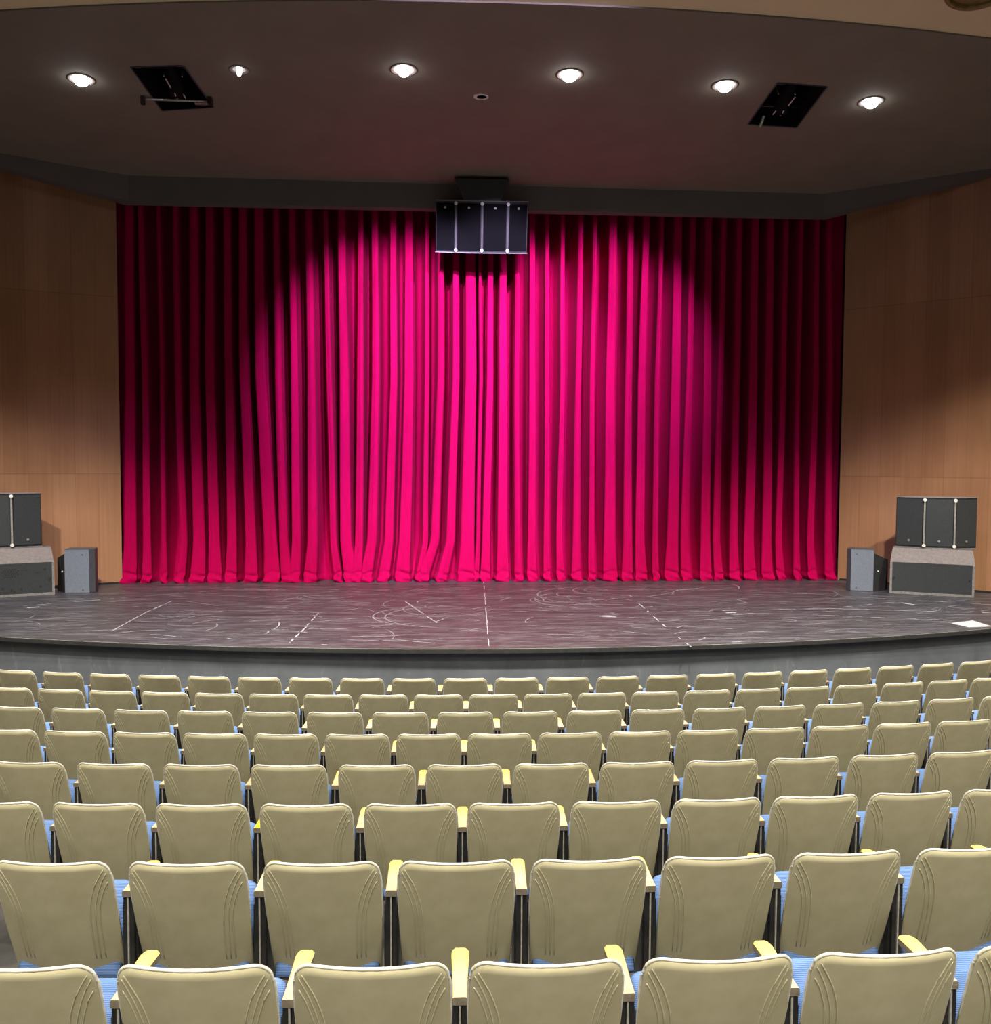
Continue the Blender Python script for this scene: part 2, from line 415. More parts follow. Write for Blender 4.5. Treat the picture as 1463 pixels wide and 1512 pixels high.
wall('wall_stage', Vector((-9,19.3,0)), Vector((9,19.3,0)), 0, 9.6, dark_mat, .2, 1)
# dark returns beside the curtain
wall('wall_wing_left', LW+Vector((-.16,.16,0)), Vector((-7.2,19.3,0)), 0, 9.6, dark_mat, .1, -1)
wall('wall_wing_right', RW+Vector((.16,.16,0)), Vector((7.2,19.3,0)), 0, 9.6, dark_mat, .1, 1)
# thin dark strips where the walls meet the stage floor
for nm, A, B, s in (('base_strip_left', LW, LW2, 1), ('base_strip_right', RW, RW2, -1)):
    d = (B-A); L = d.length; ang = math.atan2(d.y,d.x)
    bm = bmesh.new(); box(bm, .05, 4.9, 0 if s > 0 else -.03, .03 if s > 0 else 0, SZ, SZ+.03)
    o = struct(nm, bm, cab_black); o.location = (A.x,A.y,0); o.rotation_euler = (0,0,ang)

# ------------------------------------------------------------------ header and ceiling
def header():
    a, b, c_, d_ = on_y(0,245,15.75), on_y(190,298,FY), on_y(1215,320,FY), on_y(1463,257,15.2)
    a0 = a+(a-b)*1.6; d0 = d_+(d_-c_)*1.2
    pts = [a0, a, b, c_, d_, d0]; zb = [p.z for p in pts]
    pts = [Vector((p.x,p.y,0)) for p in pts]
    bm = bmesh.new(); ring = []
    for p, z in zip(pts, zb):
        w = Vector((p.x*.02, .22, 0))
        ring.append([bm.verts.new((p.x,p.y,z)), bm.verts.new((p.x+w.x,p.y+w.y,z)), bm.verts.new((p.x+w.x,p.y+w.y,9.2)), bm.verts.new((p.x,p.y,ceil_z(p.y)+.08))])
    for A, B in zip(ring, ring[1:]):
        for k in range(4): bm.faces.new((A[k],A[(k+1)%4],B[(k+1)%4],B[k]))
    struct('trim_header', bm, fascia_mat)
header()
LAMPS = [(120,117),(353,103),(596,103),(841,110),(1070,126),(1286,150)]
HATCH = [[(194,99),(270,97),(314,158),(240,163)], [(1148,122),(1220,128),(1175,188),(1105,183)]]
def circle_pts(px, py):  # three edge points -> circle
    pass
e1, e2, e3 = on_ceil(0,17), on_ceil(600,2), on_ceil(1463,58)
def circ(a, b, c):
    ax, ay, bx, by, cx_, cy_ = a.x, a.y, b.x, b.y, c.x, c.y
    d = 2*(ax*(by-cy_)+bx*(cy_-ay)+cx_*(ay-by))
    ux = ((ax*ax+ay*ay)*(by-cy_)+(bx*bx+by*by)*(cy_-ay)+(cx_*cx_+cy_*cy_)*(ay-by))/d
    uy = ((ax*ax+ay*ay)*(cx_-bx)+(bx*bx+by*by)*(ax-cx_)+(cx_*cx_+cy_*cy_)*(bx-ax))/d
    return ux, uy, math.hypot(ax-ux, ay-uy)
cux, cuy, crad = circ(e1, e2, e3)
print('ceiling edge', e1, e2, e3, 'circle', cux, cuy, crad)
def ceil_edge(x): return cuy - math.sqrt(max(crad*crad-(x-cux)**2, 1))
LR = .13
lamp_pos = [on_ceil(*p) for p in LAMPS]
hole_pos = on_ceil(711,143)
hatch_pos = [[on_ceil(*p) for p in h] for h in HATCH]
def ceiling():
    xs = [-11.2+22.4*k/60 for k in range(61)]
    outer = [Vector((x, ceil_edge(x), 0)) for x in xs] + [Vector((11.2,19.4,0)), Vector((-11.2,19.4,0))]
    loops = [outer]
    for i, p in enumerate(lamp_pos):
        r = LR if i != 1 else .085
        loops.append([Vector((p.x+r*math.cos(-2*PI*k/20), p.y+r*math.sin(-2*PI*k/20), 0)) for k in range(20)])
    loops.append([Vector((hole_pos.x+.07*math.cos(-2*PI*k/14), hole_pos.y+.07*math.sin(-2*PI*k/14), 0)) for k in range(14)])
    for h in hatch_pos: loops.append([Vector((p.x,p.y,0)) for p in reversed(h)])
    tris = tessellate_polygon(loops)
    bm = bmesh.new(); vs = [bm.verts.new((p.x,p.y,ceil_z(p.y))) for l in loops for p in l]
    for t in tris:
        try: bm.faces.new([vs[i] for i in t])
        except ValueError: pass
    # rolled front lip of the panel
    n = len(xs); up = [bm.verts.new((vs[k].co.x, vs[k].co.y, vs[k].co.z+.04)) for k in range(n)]
    for k in range(n-1): bm.faces.new((vs[k],vs[k+1],up[k+1],up[k]))
    struct('ceiling', bm, brown_ceiling)
    # hall ceiling: rises from the front lip towards the back of the hall, opening for one recessed lamp
    bm = bmesh.new()
    rows = []
    for t in (0, .25, .5, 1):
        rows.append([bm.verts.new((x, ceil_edge(x)*(1-t) + (-9.2)*t, ceil_z(ceil_edge(x))+.02 + .24*(ceil_edge(x)-(ceil_edge(x)*(1-t)-9.2*t)))) for x in xs])
    for A, B in zip(rows, rows[1:]):
        for k in range(n-1): bm.faces.new((A[k],A[k+1],B[k+1],B[k]))
    struct('ceiling_hall', bm, cream_mat)
ceiling()
def hall_z(x, y): return ceil_z(ceil_edge(x))+.02+.24*(ceil_edge(x)-y)

# ------------------------------------------------------------------ recessed stage lamps
lamp_names = ['bright recessed ceiling lamp at the far left, left of the black hatch',
 'small dim recessed ceiling lamp just right of the left hatch',
 'recessed ceiling lamp with a visible trim ring, left of the small hole',
 'bright recessed ceiling lamp right of the small torn hole',
 'bright recessed ceiling lamp beside the left edge of the right hatch',
 'bright recessed ceiling lamp at the far right, beyond the right hatch']
for i, p in enumerate(lamp_pos):
    t = tag(empty('recessed_lamp', p), lamp_names[i], 'ceiling lamp', 'recessed lamps in the stage ceiling')
    t.rotation_euler = (-math.atan(CS), 0, 0)
    r = LR if i != 1 else .085
    bm = bmesh.new(); lathe(bm, [(r-.006,-.002),(r+.03,-.010),(r+.045,-.006),(r+.045,.0),(r-.006,.0)], 28); obj('trim_ring', bm, ring_mat, t, True)
    bm = bmesh.new(); lathe(bm, [(r+.002,.004),(r+.002,.26),(.001,.28)], 28); obj('lamp_can', bm, can_mat, t, True)
    br = [.10,.035,.08,.105,.092,.098][i]
    bm = bmesh.new(); lathe(bm, [(br*.45,.16),(br*.7,.10),(br,.01),(br*.98,-.025),(br*.75,-.062),(br*.4,-.082),(.0001,-.088)], 24)
    obj('bulb', bm, lamp_mat if i != 1 else dim_lamp, t, True)
# small torn hole with a cream rim
t = tag(empty('ceiling_hole_ring', hole_pos), 'small torn dark hole with a pale broken rim in the middle of the ceiling', 'ceiling hole')
bm = bmesh.new()
pr = []
for k in range(22):
    a = 2*PI*k/22; w = .028 + .02*max(0, math.cos(a-3.6)) + random.uniform(-.006,.006)
    pr.append([bm.verts.new((.066*math.cos(a), .066*math.sin(a), -.004)), bm.verts.new(((.066+w)*math.cos(a), (.066+w)*math.sin(a), -.006)), bm.verts.new(((.066+w)*math.cos(a), (.066+w)*math.sin(a), .002)), bm.verts.new((.069*math.cos(a), .069*math.sin(a), .003))])
for k in range(22):
    A, B = pr[k], pr[(k+1)%22]
    for j in range(4): bm.faces.new((A[j],A[(j+1)%4],B[(j+1)%4],B[j]))
obj('broken_rim', bm, chalk_white, t)
bm = bmesh.new(); lathe(bm, [(.075,.01),(.075,.2),(.001,.2)], 14); obj('dark_recess', bm, dark_mat, t)
# large round recess in the cream hall ceiling, top right of the photo
def hall_pt(px, py):
    best = None
    for k in range(400):
        s = 6+k*.02; p = CAM + ray(px,py)*s
        if p.z >= hall_z(p.x, p.y): return p
    return p
hp = hall_pt(1422, 12); hp = Vector((hp.x, hp.y-.42, 0)); hp.z = hall_z(hp.x, hp.y)
t = tag(empty('hall_ceiling_light', hp+Vector((0,0,-.006))), 'large round recessed light with a brown rim in the cream hall ceiling', 'ceiling lamp')
t.rotation_euler = (-math.atan(.24), 0, 0)
bm = bmesh.new(); lathe(bm, [(.42,.0),(.42,-.03),(.39,-.045),(.355,-.03),(.35,.0)], 48); obj('rim', bm, gold_mat, t, True)
bm = bmesh.new(); lathe(bm, [(.355,-.002),(.30,-.004),(.22,-.02),(.001,-.03)], 48); obj('diffuser', bm, gold_mat, t, True)

# ------------------------------------------------------------------ hatches with theatre spotlights
def hatch(idx, P, label):
    c = sum(P, Vector())/4
    t = tag(empty('ceiling_hatch', c), label, 'ceiling hatch', 'open hatches in the stage ceiling')
    Q = [p-c for p in P]
    bm = bmesh.new()
    lo = [bm.verts.new(q+Vector((0,0,.003))) for q in Q]; hi = [bm.verts.new(q*1.0+Vector((0,0,.9))) for q in Q]
    for k in range(4): bm.faces.new((lo[k],lo[(k+1)%4],hi[(k+1)%4],hi[k]))
    bm.faces.new(hi); obj('hatch_shaft', bm, dark_mat, t)
    bm = bmesh.new()
    for k in range(4):
        a, b = Q[k], Q[(k+1)%4]; n = (b-a).cross(Vector((0,0,1))).normalized()*.018
        if (a+b).dot(n) < 0: n = -n
        hexa(bm, [a+Vector((0,0,-.008)), b+Vector((0,0,-.008)), b+n+Vector((0,0,-.008)), a+n+Vector((0,0,-.008)), a, b, b+n, a+n])
    obj('hatch_frame', bm, small_dark, t)
    # the spotlight hung in it
    ux = (Q[1]-Q[0]).normalized(); uy = (Q[3]-Q[0]).normalized()
    f = tag(empty('theatre_spotlight', c), label.split(',')[0].replace('black hatch', 'black spotlight hung inside the hatch').replace('open ', ''), 'spotlight', 'spotlights in the ceiling hatches')
    L = 1 if idx == 0 else -1
    base = Vector((0,.12,-.02))
    bm = bmesh.new(); mid = Vector((.0,.28,-.05 if idx == 0 else .10))
    W = .46 if idx == 0 else .3
    tube(bm, [mid+Vector((-W,0,0)), mid+Vector((W,0,0))], .016, 8)
    obj('pipe', bm, grey_metal if idx == 0 else black_metal, f, True)
    bm = bmesh.new(); tube(bm, [base+Vector((0,-.42,.30)), base+Vector((0,-.1,.18)), base+Vector((0,.12,.04))], [.075,.085,.10], 14); obj('body', bm, dark_mat, f, True)
    bm = bmesh.new(); tube(bm, [base+Vector((-.12,-.12,.18)), base+Vector((-.12,.0,.36)), base+Vector((.12,0,.36)), base+Vector((.12,-.12,.18))], .010, 6); obj('yoke', bm, grey_metal, f)
    bm = bmesh.new(); tube(bm, [base+Vector((-.05*L,-.30,.08)), base+Vector((-.03*L,-.12,.03))], .009, 6)
    tube(bm, [base+Vector((-.01*L,.0,.0)), base+Vector((0,.10,-.03))], .011, 6); tube(bm, [base+Vector((.10*L,.02,.0)), base+Vector((.11*L,.10,-.02))], .008, 6)
    obj('handle_rod', bm, pale_metal, f)
    if idx == 0:
        bm = bmesh.new(); box(bm, -.50,-.45,.25,.31,-.12,.0); box(bm, .40,.46,.20,.30,-.10,.06); obj('clamp', bm, black_metal, f)
        bm = bmesh.new(); box(bm, .20,.42,.33,.40,-.07,-.02,.01); obj('connector', bm, grey_metal, f)
    else:
        bm = bmesh.new(); tube(bm, [Vector((-.12,.55,.06)), Vector((-.14,.66,-.06))], .022, 8); obj('hanging_plug', bm, grey_metal, f)
hatch(0, hatch_pos[0], 'open black hatch in the stage ceiling at left, with a pipe across it')
hatch(1, hatch_pos[1], 'open black hatch in the stage ceiling at right, between two bright lamps')

# ------------------------------------------------------------------ curtain
MID = [(182,198),(208,218),(234,241),(256,266),(277,293),(301,316),(330,343),(352,366),(375,392),(404,416),(428,440),(452,466),(481,490),(500,515),
 (526,537),(548,561),(575,587),(596,612),(626,634),(645,657),(667,679),(686,705),(707.5,713.5),(718,729),(736,750),(759,768),(781,792),(804,812),(826,835),(849,860),
 (871,879),(894,910),(922,935),(941,954),(967,975),(991,1007),(1012,1024),(1038,1052),(1059,1070),(1083,1095),(1106,1120),(1130,1143),(1152,1162),(1175,1184),(1200,1210),(1222,1233)]
TOPC = [189,206,233,258,285,307.6,333.5,357,381,407,430.5,455,480,504,532,553,580.5,603.5,631,651,674,695,709,725,743,764,786,808,831,
 858,879,906,932,955,978,1002,1024,1047,1070,1093,1116,1139,1162,1184.5,1207.5,1226]
BOTC = [191,216,240.6,270,293,316,342,370,399,418,437,461,492,510,530,549,574,598,628,642,665,690,706,718,742,764,785,807,826,851,
 873,900,927,945,967,993,1011,1042,1058,1083,1106,1132,1150,1176,1197,1223]
HEMC = [190,217,243,266,292,318,341,371,402,424,435,458,500,519,527,540,566,594,618,624,652,688,703,716,742,765,785,807,827,850,
 873,900,925,946,967,990,1012,1041,1060,1083,1106,1131,1151,1175,1198,1223]
def zc(py): return on_y(711, py, YC).z
ZT, ZM, ZB, ZH = zc(330), zc(560), zc(800), SZ+.05
CT = 9.0
folds = []
for k, (a, b) in enumerate(MID):
    tx = on_y(TOPC[k], 330, YC).x; mx = on_y((a+b)/2, 560, YC).x; bx = on_y(BOTC[k], 800, YC).x; hx = on_y(HEMC[k], 855, YC).x
    w = (b-a)/2*YC/F
    folds.append(dict(c=[tx,mx,bx,hx], w=[w*.74,w*.88,w*1.12,w*1.42], d=random.uniform(.46,.56), ph=random.uniform(0,6.28), seed=random.random()))
zs = []
z = CT
while z > SZ+.42: zs.append(z); z -= .115
while z > SZ+.004: zs.append(z); z -= .021
zs.append(SZ+.004)
LV = [ZH, ZB, ZM, ZT]
def lev(arr, z):   # arr top..hem
    a = list(reversed(arr)); return interp(z, LV, a)
PROF = [(-1.12,.72),(-.98,.52),(-.88,.32),(-.97,.13),(-.95,.05),(-.74,.012),(-.3,.0),(0,-.01),(.3,.0),(.74,.012),(.95,.05),(.97,.13),(.88,.32),(.98,.52),(1.12,.72)]
def curtain_panel(name, ks, edge_l, edge_r, label, yoff=0, mirror=False):
    bm = bmesh.new(); grid = []
    for z in zs:
        h = z-SZ; row = []
        flare = .10*math.exp(-h/.35)
        for j, k in enumerate(ks):
            f = folds[k]; c = lev(f['c'], z); w = lev(f['w'], z)
            c += .003*math.sin(z*1.7+f['ph']) if h > .3 else 0
            open_ = 1-.52*math.exp(-(h/.62)**1.4)
            d = f['d']*open_
            nk = ks[j+1] if j+1 < len(ks) else None
            for (u, v) in PROF:
                ridge = .012*math.sin(f['ph']+z*.8)+ .012*math.sin(u*2.2+f['ph'])
                hem = 0
                if h < .34:
                    s = f['seed']*9
                    hem = .030*math.exp(-((h-.05)/.05)**2)*(1+.6*math.sin(u*2.1+s)) - .035*math.exp(-((h-.15-.035*math.sin(s+u*1.3))/.018)**2)*(.6+.4*math.sin(s*3+u*1.7)) + .018*math.sin(h*46+s+u*2)*math.exp(-(h/.16)**2)
                xx = c + u*w + (.02*math.sin(h*30+f['seed']*20)*math.exp(-(h/.12)**2))
                row.append((xx, YC + yoff + v*d + ridge - flare - hem))
            if nk is not None:
                g = folds[nk]; c2 = lev(g['c'], z); w2 = lev(g['w'], z)
                gx = ((c+w)+(c2-w2))/2
                row.append((gx, YC+yoff+d*1.2+.03-flare*.5))
        x0 = edge_l(z); x1 = edge_r(z)
        row = [(x0-.0, YC+yoff+.25)] + row + [(x1, YC+yoff+.25)]
        row = catmull(row, 2)
        grid.append([bm.verts.new((p[0], p[1], z)) for p in row])
    for A, B in zip(grid, grid[1:]):
        for k in range(len(A)-1): bm.faces.new((A[k],A[k+1],B[k+1],B[k]))
    return tag(obj(name, bm, velvet_mat, None, True), label, 'curtain', 'stage curtains')
SPL = 23
curtain_panel('stage_curtain', list(range(0,SPL)), lambda z: -6.62, lambda z: lev(folds[SPL]['c'], z)-.02,
   'left half of the closed crimson velvet stage curtain', .03)
curtain_panel('stage_curtain', list(range(SPL,46)), lambda z: lev(folds[SPL]['c'], z)-lev(folds[SPL]['w'], z)-.03, lambda z: 6.62,
   'right half of the closed crimson velvet stage curtain')
# curtain track above, hidden by the header
bm = bmesh.new(); box(bm, -6.7, 6.7, YC+.05, YC+.2, CT, CT+.08); struct('trim_curtain_track', bm, black_metal)

# ------------------------------------------------------------------ loudspeakers
def cluster(name, label, group, pts, depth, z0, z1, loc, rz, tilt=0, gm=None, first_facet_dark=None, rim=cab_edge, rail=grey_metal, plates=True, lower_mark=True):
    """pts: plan polyline of the fronts (local, front faces -Y)"""
    t = tag(empty(name, loc), label, 'loudspeaker', group); t.rotation_euler = (tilt, 0, rz)
    n = len(pts)-1
    cen = Vector((0, depth, 0))
    for k in range(n):
        a, b = Vector((*pts[k],0)), Vector((*pts[k+1],0)); d = (b-a).normalized(); nn = Vector((-d.y,d.x,0))
        g = .012
        a1, b1 = a+d*g, b-d*g
        ba = Vector((pts[k][0]*.62, depth, 0)); bb = Vector((pts[k+1][0]*.62, depth, 0))
        bm = bmesh.new(); prism(bm, [a1,b1,bb,ba], z0, z1); c = obj('cabinet', bm, cab_black, t)
        bm = bmesh.new(); prism(bm, [a1+d*.015-nn*.012, b1-d*.015-nn*.012, b1-d*.015, a1+d*.015], z0+.03, z1-.03); obj('grille', bm, gm or grille, c)
        m = (a+b)/2-nn*.014
        bm = bmesh.new()
        zz = z0+.11 if lower_mark else z1-.10
        for q in (zz,):
            cc = m - nn*.004
            tube(bm, [cc+Vector((0,0,q)), cc-nn*.008+Vector((0,0,q))], .02, 12)
        obj('badge', bm, grey_metal, c)
    for k in range(1, n):
        p = Vector((*pts[k],0)); 
        bm = bmesh.new(); box(bm, p.x-.013, p.x+.013, p.y-.03, p.y-.008, z0+.05, z1-.05); r = obj('rail', bm, rail, t)
        for q in (z0+.035, z1-.035):
            bm = bmesh.new(); tube(bm, [p+Vector((0,-.008,q)), p+Vector((0,-.045,q))], .028, 10); obj('bolt', bm, pale_metal, r)
    if plates:
        for q0, q1 in ((z0-.014, z0), (z1, z1+.014)):
            bm = bmesh.new(); prism(bm, [Vector((p[0], p[1]-.012, 0)) for p in pts] + [Vector((pts[-1][0]*.64, depth, 0)), Vector((pts[0][0]*.64, depth, 0))], q0, q1)
            obj('end_plate', bm, rim, t)
    return t
# hanging cluster
hc = on_y(711.5, 299, 16.25); hb = on_y(712, 372, 16.25)
HH = hc.z-hb.z
tl = math.radians(16)
ctr = cluster('hanging_speaker_cluster', 'black four-part loudspeaker cluster hanging from the ceiling in front of the curtain', None,
  [(-.79,.10),(-.44,.02),(0,-.015),(.44,.02),(.79,.10)], .32, -HH/2, HH/2, (hc.x, 16.25, (hc.z+hb.z)/2), -.02, tl, lower_mark=False, rail=rail_dark, gm=grille_black)
bm = bmesh.new()
hexa(bm, [(-.30,.0,HH/2),(.30,.0,HH/2),(.30,.20,HH/2),(-.30,.20,HH/2),(-.46,.10,HH/2+.36),(.46,.10,HH/2+.36),(.46,.28,HH/2+.36),(-.46,.28,HH/2+.36)])
obj('hanging_bracket', bm, cab_black, ctr)  # flared dark shape stands for the bracket plus its shadow on the header

def sub(name, label, A, B, depth, zs_, out):
    """cabinet with a dark grille below and a sloping taupe panel above; A->B front base line left to right seen from the hall"""
    d = (B-A); w = d.length; ang = math.atan2(d.y, d.x)
    t = tag(empty(name, (A.x,A.y,SZ)), label, 'loudspeaker', 'loudspeakers standing on the stage'); t.rotation_euler = (0,0,ang)
    z1, z2 = zs_
    s = .14
    bm = bmesh.new(); v = hexa(bm, [(0,.012,.004),(w,.012,.004),(w,depth,.004),(0,depth,.004),(0,.012,z1),(w,.012,z1),(w,depth,z1),(0,depth,z1)]); obj('cabinet', bm, cab_black, t)
    bm = bmesh.new(); hexa(bm, [(0,0,z1),(w,0,z1),(w,depth,z1),(0,depth,z1),(.03,s,z2),(w-.03,s,z2),(w-.03,depth,z2),(.03,depth,z2)]); obj('sloping_top', bm, cab_grey, t)
    bm = bmesh.new()
    box(bm, 0,.035,-.012,.012,.004,z1); box(bm, w-.035,w,-.012,.012,.004,z1); box(bm, .035,w-.035,-.012,.012,.004,.045)
    obj('front_frame', bm, cab_edge, t)
    bm = bmesh.new(); box(bm, .035,w-.035,-.004,.014,.045,z1-.004); g = obj('grille', bm, grille, t)
    if out == 'holes':
        bm = bmesh.new()
        for cx_, cz_, n in ((.66,.38,3),(1.06,.37,1),(.86,.42,1)):
            for i in range(-n,n+1):
                for j in range(-n+1,n):
                    x = cx_+i*.034+(j%2)*.017; zz = cz_+j*.03+.004*(i%2)
                    if abs(i)+abs(j) <= n+1: tube(bm, [(x,-.0045,zz),(x,-.007,zz)], .013, 6)
        for cx_, cz_ in ((.56,.14),(.68,.11),(.72,.08),(1.09,.14),(1.16,.42),(1.22,.24),(.82,.12)):
            tube(bm, [(cx_,-.0045,cz_),(cx_,-.007,cz_)], .022, 7)
        obj('worn_hole', bm, rubber, g)
    for x in ((.07,.0),(w-.07,0)):
        bm = bmesh.new(); tube(bm, [(x[0],-.004,.28),(x[0],-.016,.28)], .018, 8); obj('screw', bm, rubber, g)
    return t, ang, w
A, B = on_z(1313,876,SZ), on_z(1438,883,SZ)
RT = sub('subwoofer', 'wide dark loudspeaker cabinet with taupe sloping top on the right of the stage', A, B, .56, (.53,.76), '')
dr = (B-A).normalized(); nr = Vector((-dr.y,dr.x,0))
c0 = A.lerp(B, .575)+nr*.20
cluster('speaker_array', 'charcoal three-part loudspeaker stacked on the taupe-topped cabinet at stage right', 'loudspeakers standing on the stage',
   [(-.66,.16),(-.23,.0),(.23,-.02),(.60,.20)], .34, .014, .84, (c0.x,c0.y,SZ+.762), math.atan2(dr.y,dr.x)+.10)
A, B = on_z(81,878,SZ), on_z(0,883,SZ)
dl = (A-B).normalized(); nl = Vector((-dl.y,dl.x,0)); B = A-dl*1.30
LT = sub('subwoofer', 'wide loudspeaker cabinet with worn spotted grille and sloping top on the left of the stage', B, A, .56, (.53,.76), 'holes')
c0 = B.lerp(A, .375)+nl*.20
cluster('speaker_array', 'charcoal loudspeaker stacked on the spotted cabinet at the left photo edge', 'loudspeakers standing on the stage',
   [(-.60,.20),(-.23,-.02),(.23,.0),(.66,.16)], .34, .014, .86, (c0.x,c0.y,SZ+.762), math.atan2(dl.y,dl.x)-.10)

def small_speaker(label, A, B, s):
    """s=+1: the bevelled inner edge is on the right and the black side shows on the left"""
    d = B-A; w = d.length; ang = math.atan2(d.y,d.x)
    t = tag(empty('small_speaker', (A.x,A.y,SZ)), label, 'loudspeaker', 'loudspeakers standing on the stage'); t.rotation_euler = (0,0,ang)
    X = (lambda x: x) if s > 0 else (lambda x: w-x)
    H = .715
    bev = .07
    bm = bmesh.new(); prism(bm, [Vector((X(0),.02,0)), Vector((X(w-bev),.02,0)), Vector((X(w),.09,0)), Vector((X(w-.04),.34,0)), Vector((X(.0),.34,0))], .004, H); obj('cabinet', bm, small_dark, t)
    bm = bmesh.new(); prism(bm, [Vector((X(0.004),-.004,0)), Vector((X(w-bev),-.004,0)), Vector((X(w-bev),.02,0)), Vector((X(0.004),.02,0))], .006, H-.012); obj('front_grille', bm, small_grey, t)
    bm = bmesh.new(); a = [Vector((X(w-bev),-.004,0)), Vector((X(w),.075,0)), Vector((X(w),.09,0)), Vector((X(w-bev),.02,0))]; prism(bm, a, .006, H-.012); obj('side_grille', bm, small_dark, t)
    bm = bmesh.new()
    p = [(X(0.0),.03),(X(0.0),.36),(X(-.23),.36),(X(-.20),.26)]
    hexa(bm, [(x,y,.004) for x,y in p] + [(X(0.0),.03,H-.07),(X(0.0),.36,H-.09),(X(-.23),.36,H-.20),(X(-.20),.26,H-.17)])
    rp = obj('rear_housing', bm, rubber, t)
    bm = bmesh.new(); px_ = X(-.07); tube(bm, [(px_,.115,.34),(px_,.09,.34)], .012, 8); obj('knob', bm, pale_metal, rp)
    bm = bmesh.new()
    for (x,zz) in ((.28*w/.45,H-.09),(.28*w/.45,.05)): tube(bm, [(X(x),-.004,zz),(X(x),-.009,zz)], .012, 8)
    obj('screw', bm, small_dark, t)
small_speaker('small slate-grey loudspeaker on the floor beside the left end of the curtain', on_z(96,875.6,SZ), on_z(139,875.2,SZ), 1)
small_speaker('small slate-grey loudspeaker on the floor beside the right end of the curtain', on_z(1249,871.5,SZ), on_z(1289,873.5,SZ), -1)

# ------------------------------------------------------------------ theatre seats
SAG = .045; TILT = math.tan(math.radians(18)); HW = .2295; RCOR = .055; ZBOT = .27
def half_w(z): return HW*(1 - .03*max(0,(z-.70)/.14)**1.5 - .05*max(0,(.62-z)/.35))
def shell_y(x, z): return (CH-z)*TILT + SAG*(x/HW)**2 + .012*math.sin((z-ZBOT)/(CH-ZBOT)*PI)*-1
us = [-1,-.985,-.955,-.91,-.85,-.78,-.68,-.55,-.4,-.2,0,.2,.4,.55,.68,.78,.85,.91,.955,.985,1]
def ztop(u):
    x = abs(u)*HW; k = x-(HW-RCOR)
    return CH - (RCOR-math.sqrt(max(RCOR**2-k*k,0)) if k > 0 else 0)
def shell_sheet(bm, off):
    rows = []
    N = 16
    for j in range(N+1):
        v = j/N; r = []
        for u in us:
            z = ZBOT + v*(ztop(u)-ZBOT); zz = ZBOT+v*(CH-ZBOT); x = u*half_w(zz)
            r.append(bm.verts.new((x, shell_y(x,z)+off, z)))
        rows.append(r)
    for A, B in zip(rows, rows[1:]):
        for k in range(len(us)-1): bm.faces.new((A[k],A[k+1],B[k+1],B[k]))
    return rows
def shell_mesh():
    bm = bmesh.new(); a = shell_sheet(bm, 0); b = shell_sheet(bm, .012)
    ring = lambda r: r[0] + [q[-1] for q in r[1:]] + list(reversed(r[-1]))[1:] + [q[0] for q in reversed(r[1:-1])]
    ra, rb = ring(a), ring(b); n = len(ra)
    for k in range(n):
        try: bm.faces.new((ra[k],ra[(k+1)%n],rb[(k+1)%n],rb[k]))
        except ValueError: pass
    # three pressed lines down each side
    C1 = [(.203,.035),(.182,.072),(.16,.118),(.138,.20),(.129,.32),(.125,.45)]
    C2 = [(.212,.050),(.196,.082),(.178,.125),(.156,.205),(.147,.30),(.142,.45)]
    C3 = [(.214,.090),(.200,.115),(.190,.140),(.171,.210),(.164,.30),(.160,.45)]
    for cv in (C1,C2,C3):
        for s in (-1,1):
            pts = catmull(cv, 4); q = []
            for x, dz in pts: q.append((s*x, shell_y(x, CH-dz)-.0002, CH-dz))
            rr = [.001]+[.0026]*(len(q)-2)+[.0008]
            tube(bm, q, rr, 5)
    return mesh_of(bm, True, 'backrest')
def trim_mesh():
    bm = bmesh.new(); q = []
    for j in range(6): z = CH-RCOR-.22+.22*j/5*.94; x = -half_w(z); q.append((x, shell_y(x,z)+.005, z))
    for u in us[1:-1] if False else us: 
        z = ztop(u); x = u*half_w(CH); q.append((x, shell_y(x,z)+.005, z))
    for j in range(6): z = CH-RCOR-.22*(.06+.94*j/5); x = half_w(z); q.append((x, shell_y(x,z)+.005, z))
    pts = [q[0]]
    for p in q[1:]:
        if (Vector(p)-Vector(pts[-1])).length > .004: pts.append(p)
    pts = catmull(pts, 2)
    tube(bm, pts, [.0022+.0034*min(1,min(k,len(pts)-1-k)/9) for k in range(len(pts))], 8); return mesh_of(bm, True, 'edge_trim')
def pad_mesh(w, l, t, r=.05):
    """cushion lying on XY, hinge edge at y=0, rounded front corners"""
    bm = bmesh.new(); out = [(-w/2,0),(w/2,0)]
    for k in range(7): a = PI/2*k/6; out.append((w/2-r+r*math.cos(a), l-r+r*math.sin(a)))
    for k in range(7): a = PI/2+PI/2*k/6; out.append((-w/2+r+r*math.cos(a), l-r+r*math.sin(a)))
    layers = [(.94,0),(1,.22),(1,.62),(.97,.86),(.88,1.0)]
    rings = []
    for s, h in layers:
        rings.append([bm.verts.new((x*s, l/2+(y-l/2)*s, h*t)) for x, y in out])
    for A, B in zip(rings, rings[1:]):
        for k in range(len(out)): bm.faces.new((A[k],A[(k+1)%len(out)],B[(k+1)%len(out)],B[k]))
    bm.faces.new(list(reversed(rings[0])))
    c = bm.verts.new((0, l/2, t*1.12))
    for k in range(len(out)): bm.faces.new((rings[-1][k], rings[-1][(k+1)%len(out)], c))
    return mesh_of(bm, True, 'cushion')
